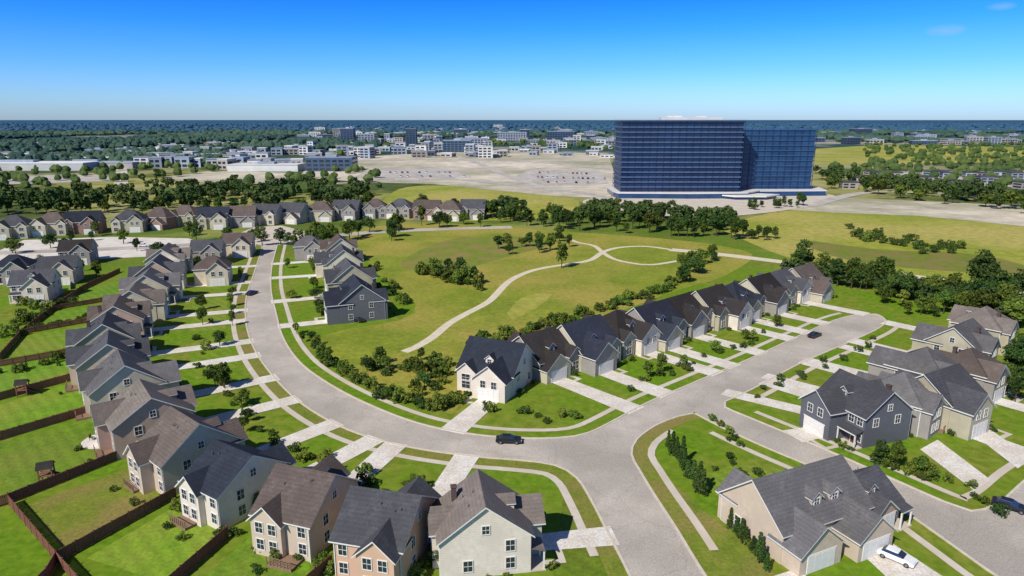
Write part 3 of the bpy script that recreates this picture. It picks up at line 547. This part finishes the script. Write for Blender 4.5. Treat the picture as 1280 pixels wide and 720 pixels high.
def wood(name,regs,mat,label,thr=.22):
    vs=[];fs=[]
    for (xa,xb,d0,d1,n,r0,r1) in regs:
        for k in range(n):
            d=d0*(d1/d0)**R.random(); px=R.uniform(xa,xb); x=(px-640)/F*d/ .97; y=d+R.uniform(-5,5)
            if noise.noise(Vector((x*.003,y*.0015,0)))>thr and d<2500: continue
            r=R.uniform(r0,r1); hh=r*R.uniform(1.5,2.0)
            if d>1500: r*=1.6
            i=len(vs); a0=R.random()*6
            for (f,z) in ((.75,.15),(1,.5),(.6,.85)):
                for q in range(6): rr=r*f*R.uniform(.75,1.2); an=a0+q*PI/3; vs.append((x+math.cos(an)*rr,y+math.sin(an)*rr,hh*z*R.uniform(.9,1.1)))
            vs.append((x,y,hh))
            for L in (0,6):
                for q in range(6): fs.append((i+L+q,i+L+(q+1)%6,i+L+6+(q+1)%6,i+L+6+q))
            for q in range(6): fs.append((i+12+q,i+12+(q+1)%6,i+18))
    m=MB(); m.add(vs,fs); tag(m.build(name,[mat]),label,'wood',None,'stuff')
wood('horizon_wood',[(-150,1450,2600,8000,4500,7,11)],'horleaf_haze','woodland along the horizon, haze painted into its blue leaves')
wood('distant_wood',[(-100,300,750,1150,900,4,7),(-150,480,1150,2700,3200,6,9),(1000,1450,1500,2700,1300,6,9),(400,1000,1900,2700,800,6,9)],'farleaf_haze','woodland behind the town and apartments, tinted blue green for haze',.12)
wood('scattered_wood',[(0,480,440,760,220,3,5),(1020,1450,520,760,240,3,4.5),(400,770,900,1600,400,3,6),(1060,1450,760,1400,380,3,5)],'midleaf','loose woods around the distant town buildings',.1)
# ---------------- distant buildings
def block(px,py,w,d,h,mat,label,name='building',cat='building',rot=0,floors=None,group=None,roofm_='bldw'):
    o0=P(px,py); root=thing(name,label,cat,o0,rot,group); m=MB(); m.box(-w/2,w/2,-d/2,d/2,0,h); m.build('wall',[mat],root)
    m=MB(); m.box(-w/2-.3,w/2+.3,-d/2-.3,d/2+.3,h,h+.8); m.build('roof',[roofm_],root)
    if w>20: m=MB(); m.box(-w*.12,w*.12,-d*.15,d*.15,h+.8,h+3); m.build('roof_plant_room',['bldg'],root)
    n=floors or max(1,int(h/3.6))
    if n>1 or w<40:
        for k in range(n):
            z=1+k*(h-1)/n
            m=MB(); c=max(2,int(w/6))
            for q in range(c): a=-w/2+.8+q*(w-1.6)/c; m.box(a,a+(w-1.6)/c*.7,-d/2-.12,-d/2+.05,z,z+(h-1)/n*.55)
            m.box(-w/2-.12,-w/2+.05,-d/2+1,d/2-1,z,z+(h-1)/n*.55); m.box(w/2-.05,w/2+.12,-d/2+1,d/2-1,z,z+(h-1)/n*.55)
            m.build('window_band',['pane'],root)
SP=[(25,212,150,30,7,'bldw','long pale warehouse at the left edge'),(110,210,110,26,6,'bldb','long low beige shed beyond the left wood'),(60,203,160,20,6,'bldg','grey long building behind the pale warehouse'),(335,213,70,30,6,'bldw','low white roofed building left of the dark glass block'),(416,213,46,26,13,'bldn','dark glass office block on the edge of the bare ground'),(436,184,24,20,34,'bldn','slim dark high rise left of the town centre'),(515,182,20,18,33,'bldn','narrow dark high rise at the middle of the town'),(572,190,44,24,18,'bldn','dark mid rise block right of the town centre'),(460,184,30,24,24,'bldg','grey mid rise behind the dark office block'),(590,184,60,24,16,'bldg','grey block behind the dark mid rise'),(640,176,70,24,20,'bldg','wide grey office far behind the bare ground'),(700,178,60,24,24,'bldn','dark office left of the tower on the skyline'),(1075,170,60,30,22,'bldn','dark distant building right of the tower')]
for s in SP: block(*s,roofm_='bldw' if 'white roofed' in s[6] or 'pale' in s[6] else 'bldg')
for r_,(x0,x1,y) in enumerate([(180,372,210),(195,330,202),(240,400,194)]):
    n=12 if r_==0 else 10
    for k in range(n): block(x0+(x1-x0)*k/(n-1),y+R.uniform(-1.5,1.5),R.uniform(11,16),14,R.uniform(8,13),R.choice(['bldg','bldg','bldw','bldb','bldw']),'grey blue apartment block in the stepped rows at upper left','apartment_building','building',R.uniform(-.4,.4),group='apartment rows at upper left',roofm_=R.choice(['bldg','bldg','bldw']))
for k in range(210):
    py=162+36*R.random()**1.0; px=R.uniform(375,775); q=1 if py<172 else (.6 if py<182 else .36); block(px,py,R.uniform(16,50)*q+4,R.uniform(18,28)*q+4,R.choice([6,8,10,14,22])*R.uniform(.8,1.1)*(.5+.5*q),R.choice(['bldw','bldg','bldn','bldb','bldg','bldw']),'small distant block in the hazy town along the skyline',rot=R.uniform(-.4,.4),group='distant town blocks',roofm_=R.choice(['bldg','bldw','bldw','bldb']))
for k in range(44):
    block(R.uniform(1020,1290),R.uniform(161,182),R.uniform(16,50),20,R.uniform(6,14),R.choice(['bldb','bldg','bldn','bldg']),'small distant building beyond the fields at right',rot=R.uniform(-.4,.4),group='distant buildings at right',roofm_='bldg')
for k in range(34):
    block(R.uniform(0,380),R.uniform(180,200),R.uniform(12,34),16,R.uniform(5,9),R.choice(['bldb','bldg','bldw']),'small distant roof among the woods at left',rot=R.uniform(-.4,.4),group='distant roofs in the left woods',roofm_=R.choice(['bldg','bldw']))
for k in range(24):
    block(1060+k*9.5,R.choice([222,229,235])+R.uniform(-1,1),R.uniform(9,12),9,5,R.choice(['bldb','bldg']),'small dark roofed house in the distant estate right of the tower',name='house',cat='house',rot=R.uniform(-.3,.3),group='distant estate at right',roofm_='r_slate',floors=2)
# ---------------- tower
tw=thing('office_tower','dark blue glass office tower of two wings on a low podium','tower',P(860,246))
main=[(-47,-7),(32,-7),(32,22),(-47,24)]
def inset(pts,k):
    cx=sum(p[0] for p in pts)/len(pts); cy=sum(p[1] for p in pts)/len(pts)
    return [(p[0]+(k if p[0]<cx else -k),p[1]+(k if p[1]<cy else -k)) for p in pts]
def wing(pts,h,n,z0,gm,sm,r=.72):
    fh=(h-z0)/n; ins=inset(pts,.6)
    for k in range(n):
        m=MB(); m.prism(ins,z0+k*fh+.02,z0+k*fh+fh*r); m.build('glass_band',[gm],tw)
        m=MB(); m.prism(pts,z0+k*fh+fh*r,z0+(k+1)*fh); m.build('floor_slab',[sm],tw)
    c=0
    for a,b in zip(pts,pts[1:]+pts[:1]):
        a=Vector((*a,0));b=Vector((*b,0)); nn=int((b-a).length/4.5)
        for q in range(nn):
            if c>=49: break
            p=a.lerp(b,q/nn); m=MB(); m.box(p.x-.12,p.x+.12,p.y-.12,p.y+.12,z0,h+.3); m.build('mullion',['mull'],tw); c+=1
wing(main,49.0,14,4.5,'glassT','slabT')
right=[(38.5,12),(87,12),(87,40),(38.5,40)]
wing(right,43.8,12,3,'glassL','slabR',.8)
m=MB(); m.box(32.2,38.3,18,36,0,44.5); m.build('glass_link',['glassK'],tw)
for q in range(10):
    m=MB(); m.box(32.6,38.0,17.6,18,3+q*3.2,3.7+q*3.2); m.build('link_rail',['trim'],tw)
pod=[(-50,0),(-48,-10),(0,-13),(36,-10),(48,2),(94,5),(98,30),(-50,30)]
m=MB(); m.prism(pod,0,3.2,0); m.build('podium',['glassL'],tw); m=MB(); m.prism([(p[0]*1.01,p[1]*1.03) for p in pod],3.2,4.0); m.build('podium_roof',['bldw'],tw)
m=MB(); m.prism([(20,-12),(26,-19),(44,-19),(56,-8),(46,-3),(36,-11)],0,1.9,0); m.prism([(19,-12),(25,-20),(45,-20),(58,-8),(46,-2),(36,-11)],1.9,2.6,1); m.build('entrance_canopy',['glassL','trim'],tw)
m=MB(); m.prism([(-48,-8),(33,-8),(33,23),(-48,25)],49.1,49.9); m.build('crown_slab',['slabT'],tw)
m=MB(); m.box(-20,20,2,14,49.9,51.6); m.box(-16,-6,4,10,51.6,52.6); m.box(4,10,4,10,51.6,52.4); m.build('roof_plant_room',['bldw'],tw)
poly('plaza',[(740,260),(762,246),(1015,242),(1035,252),(960,266),(850,272)],.16,'concrete','pale paved plaza around the office tower',6)
T([(745,258),(790,264),(830,268)],12,8,2,.6,.9,['far','dark'],'small dark tree left of the foot of the office tower','trees left of the tower foot')
T([(930,262),(1005,256)],12,8,3,.6,1.0,['far','dark'],'small dark tree right of the foot of the office tower','trees right of the tower foot')
# ---------------- vehicles
def car(px,py,ang,col,label,group=None):
    root=thing('car',label,'car',P(px,py,.04),ang,group); root.scale=(.9,.9,.9); m=MB()
    side=[(-2.25,.35),(2.2,.35),(2.28,.6),(2.15,.82),(1.1,.98),(-1.75,1.0),(-2.2,.92),(-2.3,.6)]
    n=len(side); hw=[.86,.86,.9,.84,.8,.8,.82,.9]
    m.add([(x,-w_,z) for (x,z),w_ in zip(side,hw)]+[(x,w_,z) for (x,z),w_ in zip(side,hw)],[tuple(range(n)),tuple(range(n,2*n))[::-1]]+[(i,(i+1)%n,n+(i+1)%n,n+i) for i in range(n)])
    m.build('body',[col],root)
    def cab(z0,z1,a,b,c,d,w0,w1): return [(a,-w0,z0),(b,-w0,z0),(b,w0,z0),(a,w0,z0),(c,-w1,z1),(d,-w1,z1),(d,w1,z1),(c,w1,z1)]
    ff=[(4,5,6,7),(0,1,5,4),(1,2,6,5),(2,3,7,6),(3,0,4,7)]
    m=MB(); m.add(cab(.96,1.38,-1.75,1.0,-1.2,.25,.79,.64),ff); m.build('windows',['pane'],root)
    m=MB(); m.add(cab(1.375,1.44,-1.22,.28,-1.1,.12,.66,.6),ff); m.build('roof_panel',[col],root)
    for sx in (-1.4,1.4):
        for sy in (-1,1):
            m=MB(); m.tube((sx,sy*.68,.33),(sx,sy*.9,.33),.33,.33,12); w_=m.build('wheel',['rubber'],root); m=MB(); m.tube((sx,sy*.9,.33),(sx,sy*.92,.33),.2,.18,8); m.build('rim',['metal'],w_)
    for sy in (-.62,.62):
        m=MB(); m.box(2.16,2.29,sy-.17,sy+.17,.6,.74); m.build('headlight',['trim'],root); m=MB(); m.box(-2.31,-2.2,sy-.15,sy+.15,.66,.82); m.build('tail_light',['tailr'],root)
for c in [(636,553,-.05,'c_black','black car parked on the curve near the junction'),(1120,700,-.8,'c_white','white car on the driveway of the big beige house'),(1262,636,-.7,'c_black','black car on the right street'),(1018,421,.7,'c_black','black car at the kerb of the straight street'),(445,402,2.8,'c_black','black car by the navy roofed house'),(315,368,1.3,'c_black','dark car on the upper curve'),(180,308,.2,'c_white','white car on the concrete paving at upper left')]: car(*c)
cm=MB(); cm.box(-2.2,2.2,-.9,.9,.3,.9); cm.add([(-1.7,-.8,.9),(1,-.8,.9),(1,.8,.9),(-1.7,.8,.9),(-1.2,-.65,1.45),(.3,-.65,1.45),(.3,.65,1.45),(-1.2,.65,1.45)],[(4,5,6,7),(0,1,5,4),(1,2,6,5),(2,3,7,6),(3,0,4,7)],1)
cms=[cm.mesh('car',[k,'pane']) for k in ('c_white','c_silver','c_black','c_red')]
for r_,(ax,ay,bx,by) in enumerate([(668,216,750,218),(665,222,755,224),(670,228,740,229),(465,216,570,216),(460,221,580,221),(1080,224,1270,222)]):
    for k in range(15):
        if R.random()<.45: continue
        p=P(ax+(bx-ax)*(k+R.uniform(-.2,.2))/14,ay+(by-ay)*k/14,.2); tag(ob('car',R.choice(cms),None,p,PI/2),'car parked in the distant lots beyond the park','car','cars in the distant parking lots')
m=MB(); c0=P(130,550); m.add([(c0.x+3.2*math.cos(i*PI/12),c0.y+3.2*math.sin(i*PI/12),.05) for i in range(24)],[tuple(range(24))]); struct(m.build('patio',['drive']),'round pale patio on the back lawn')
fp=thing('fire_pit','round stone fire pit in the middle of the round patio','fire pit',c0); m=MB(); m.tube((0,0,.05),(0,0,.45),.7,.65,14); m.build('stone_ring',['gravel'],fp); m=MB(); m.tube((0,0,.45),(0,0,.48),.5,.45,12); m.build('ash_bowl',['rubber'],fp)
def chair(loc,rz,label):
    root=thing('garden_chair',label,'chair',loc,rz)
    m=MB(); m.box(-.3,.3,-.3,.3,.38,.44); m.build('seat',['deck'],root); m=MB(); m.box(-.3,.3,.27,.33,.44,1.0); m.build('backrest',['deck'],root)
    for x in(-.26,.26):
        for y in(-.26,.26): m=MB(); m.box(x-.03,x+.03,y-.03,y+.03,0,.38); m.build('leg',['deck'],root)
for k,(a,t) in enumerate([(0,'right'),(PI/2,'far'),(PI,'left')]): chair(c0+Vector((1.9*math.cos(a),1.9*math.sin(a),.05)),a-PI/2,f'wooden garden chair on the {t} side of the fire pit')
def playset(px,py,rz,label):
    root=thing('playset',label,'playset',P(px,py),rz)
    for x in(-.8,.8):
        for y in(-.8,.8): m=MB(); m.box(x-.08,x+.08,y-.08,y+.08,0,2.4); m.build('post',['wood'],root)
    m=MB(); m.box(-.9,.9,-.9,.9,1.2,1.3); m.build('platform',['wood'],root)
    m=MB(); m.gable(-.9,.9,-.9,.9,2.4,.7,'x',ov=.15,t=.08); m.build('roof',['r_black','wood'],root)
    m=MB(); m.add([(.9,-.4,1.3),(.9,.4,1.3),(2.9,.4,.15),(2.9,-.4,.15)],[(0,1,2,3)]); m.build('slide',['rubber'],root)
playset(60,602,.4,'small dark playset with peaked roof on the back lawn at left'); playset(30,494,.3,'small dark playset at the left edge, upper gardens')
# ---------------- light, sky, camera
az=Vector((-.62,-.78)); az.normalize(); el=math.radians(43)
sd=Vector((az.x*math.cos(el),az.y*math.cos(el),math.sin(el)))
li=bpy.data.lights.new('sun','SUN'); li.energy=5.0; li.angle=math.radians(.5); li.color=(1,.94,.83); lo=bpy.data.objects.new('sun',li); C.objects.link(lo); lo.rotation_euler=sd.to_track_quat('Z','Y').to_euler(); lo.location=(0,0,200)
w=bpy.data.worlds.new('World'); S.world=w; w.use_nodes=True; n=w.node_tree.nodes; l=w.node_tree.links; bg=n['Background']; bg.inputs['Strength'].default_value=.075
sk=n.new('ShaderNodeTexSky'); sk.sky_type='NISHITA'; sk.sun_disc=False; sk.sun_elevation=el; sk.sun_rotation=math.atan2(az.x,az.y); sk.altitude=50; sk.air_density=1.0; sk.dust_density=.6; sk.ozone_density=2.5
tc=n.new('ShaderNodeTexCoord')
sp=n.new('ShaderNodeSeparateXYZ'); l.new(tc.outputs['Generated'],sp.inputs[0])
rp=n.new('ShaderNodeValToRGB'); el_=rp.color_ramp.elements; el_[0].position=0; el_[0].color=(.28,.385,.60,1); el_[1].position=1; el_[1].color=(.14,.16,.20,1)
for pos_,c_ in ((.025,(.225,.365,.62,1)),(.07,(.115,.29,.63,1)),(.12,(.042,.225,.64,1)),(.165,(.017,.17,.59,1)),(.3,(.05,.15,.36,1)),(.5,(.11,.14,.20,1))): e_=el_.new(pos_); e_.color=c_
l.new(sp.outputs['Z'],rp.inputs['Fac'])
mu0=n.new('ShaderNodeVectorMath'); mu0.operation='MULTIPLY'; l.new(sk.outputs[0],mu0.inputs[0]); l.new(rp.outputs['Color'],mu0.inputs[1])
sc=n.new('ShaderNodeVectorMath'); sc.operation='SCALE'; sc.inputs['Scale'].default_value=4.3; l.new(mu0.outputs[0],sc.inputs[0])
def wisp(px,py,rad,col,amt):
    d=Vector(((px-640)/F,CT+(360-py)/F*ST,-ST+(360-py)/F*CT)).normalized()
    vs=n.new('ShaderNodeVectorMath'); vs.operation='SUBTRACT'; l.new(tc.outputs['Generated'],vs.inputs[0]); vs.inputs[1].default_value=d
    vm=n.new('ShaderNodeVectorMath'); vm.operation='MULTIPLY'; vm.inputs[1].default_value=(1,1,3.2); l.new(vs.outputs[0],vm.inputs[0])
    ln=n.new('ShaderNodeVectorMath'); ln.operation='LENGTH'; l.new(vm.outputs[0],ln.inputs[0])
    mr=n.new('ShaderNodeMapRange'); mr.inputs['From Min'].default_value=rad; mr.inputs['From Max'].default_value=0; l.new(ln.outputs['Value'],mr.inputs['Value'])
    nz=n.new('ShaderNodeTexNoise'); nz.inputs['Scale'].default_value=60; nz.inputs['Detail'].default_value=6; l.new(tc.outputs['Generated'],nz.inputs['Vector'])
    mu=n.new('ShaderNodeMath'); mu.operation='MULTIPLY'; l.new(mr.outputs[0],mu.inputs[0]); l.new(nz.outputs['Fac'],mu.inputs[1])
    m2=n.new('ShaderNodeMath'); m2.operation='MULTIPLY'; m2.inputs[1].default_value=amt; m2.use_clamp=True; l.new(mu.outputs[0],m2.inputs[0])
    mx=n.new('ShaderNodeMix'); mx.data_type='RGBA'; l.new(m2.outputs[0],mx.inputs['Factor']); l.new(col,mx.inputs['A']); mx.inputs['B'].default_value=(5,7.5,9.5,1); return mx.outputs['Result']
c=wisp(1182,38,.024,sc.outputs[0],1.1); c=wisp(1252,8,.016,c,1.0); l.new(c,bg.inputs['Color'])
cam=bpy.data.cameras.new('camera'); cam.lens=36*F/1280; cam.sensor_width=36; cam.clip_end=200000; cam.clip_start=.5
co=bpy.data.objects.new('camera',cam); C.objects.link(co); co.location=(0,0,H); co.rotation_euler=(PI/2-TH,0,0); S.camera=co
print('trees',cntT[0],len(DEF))
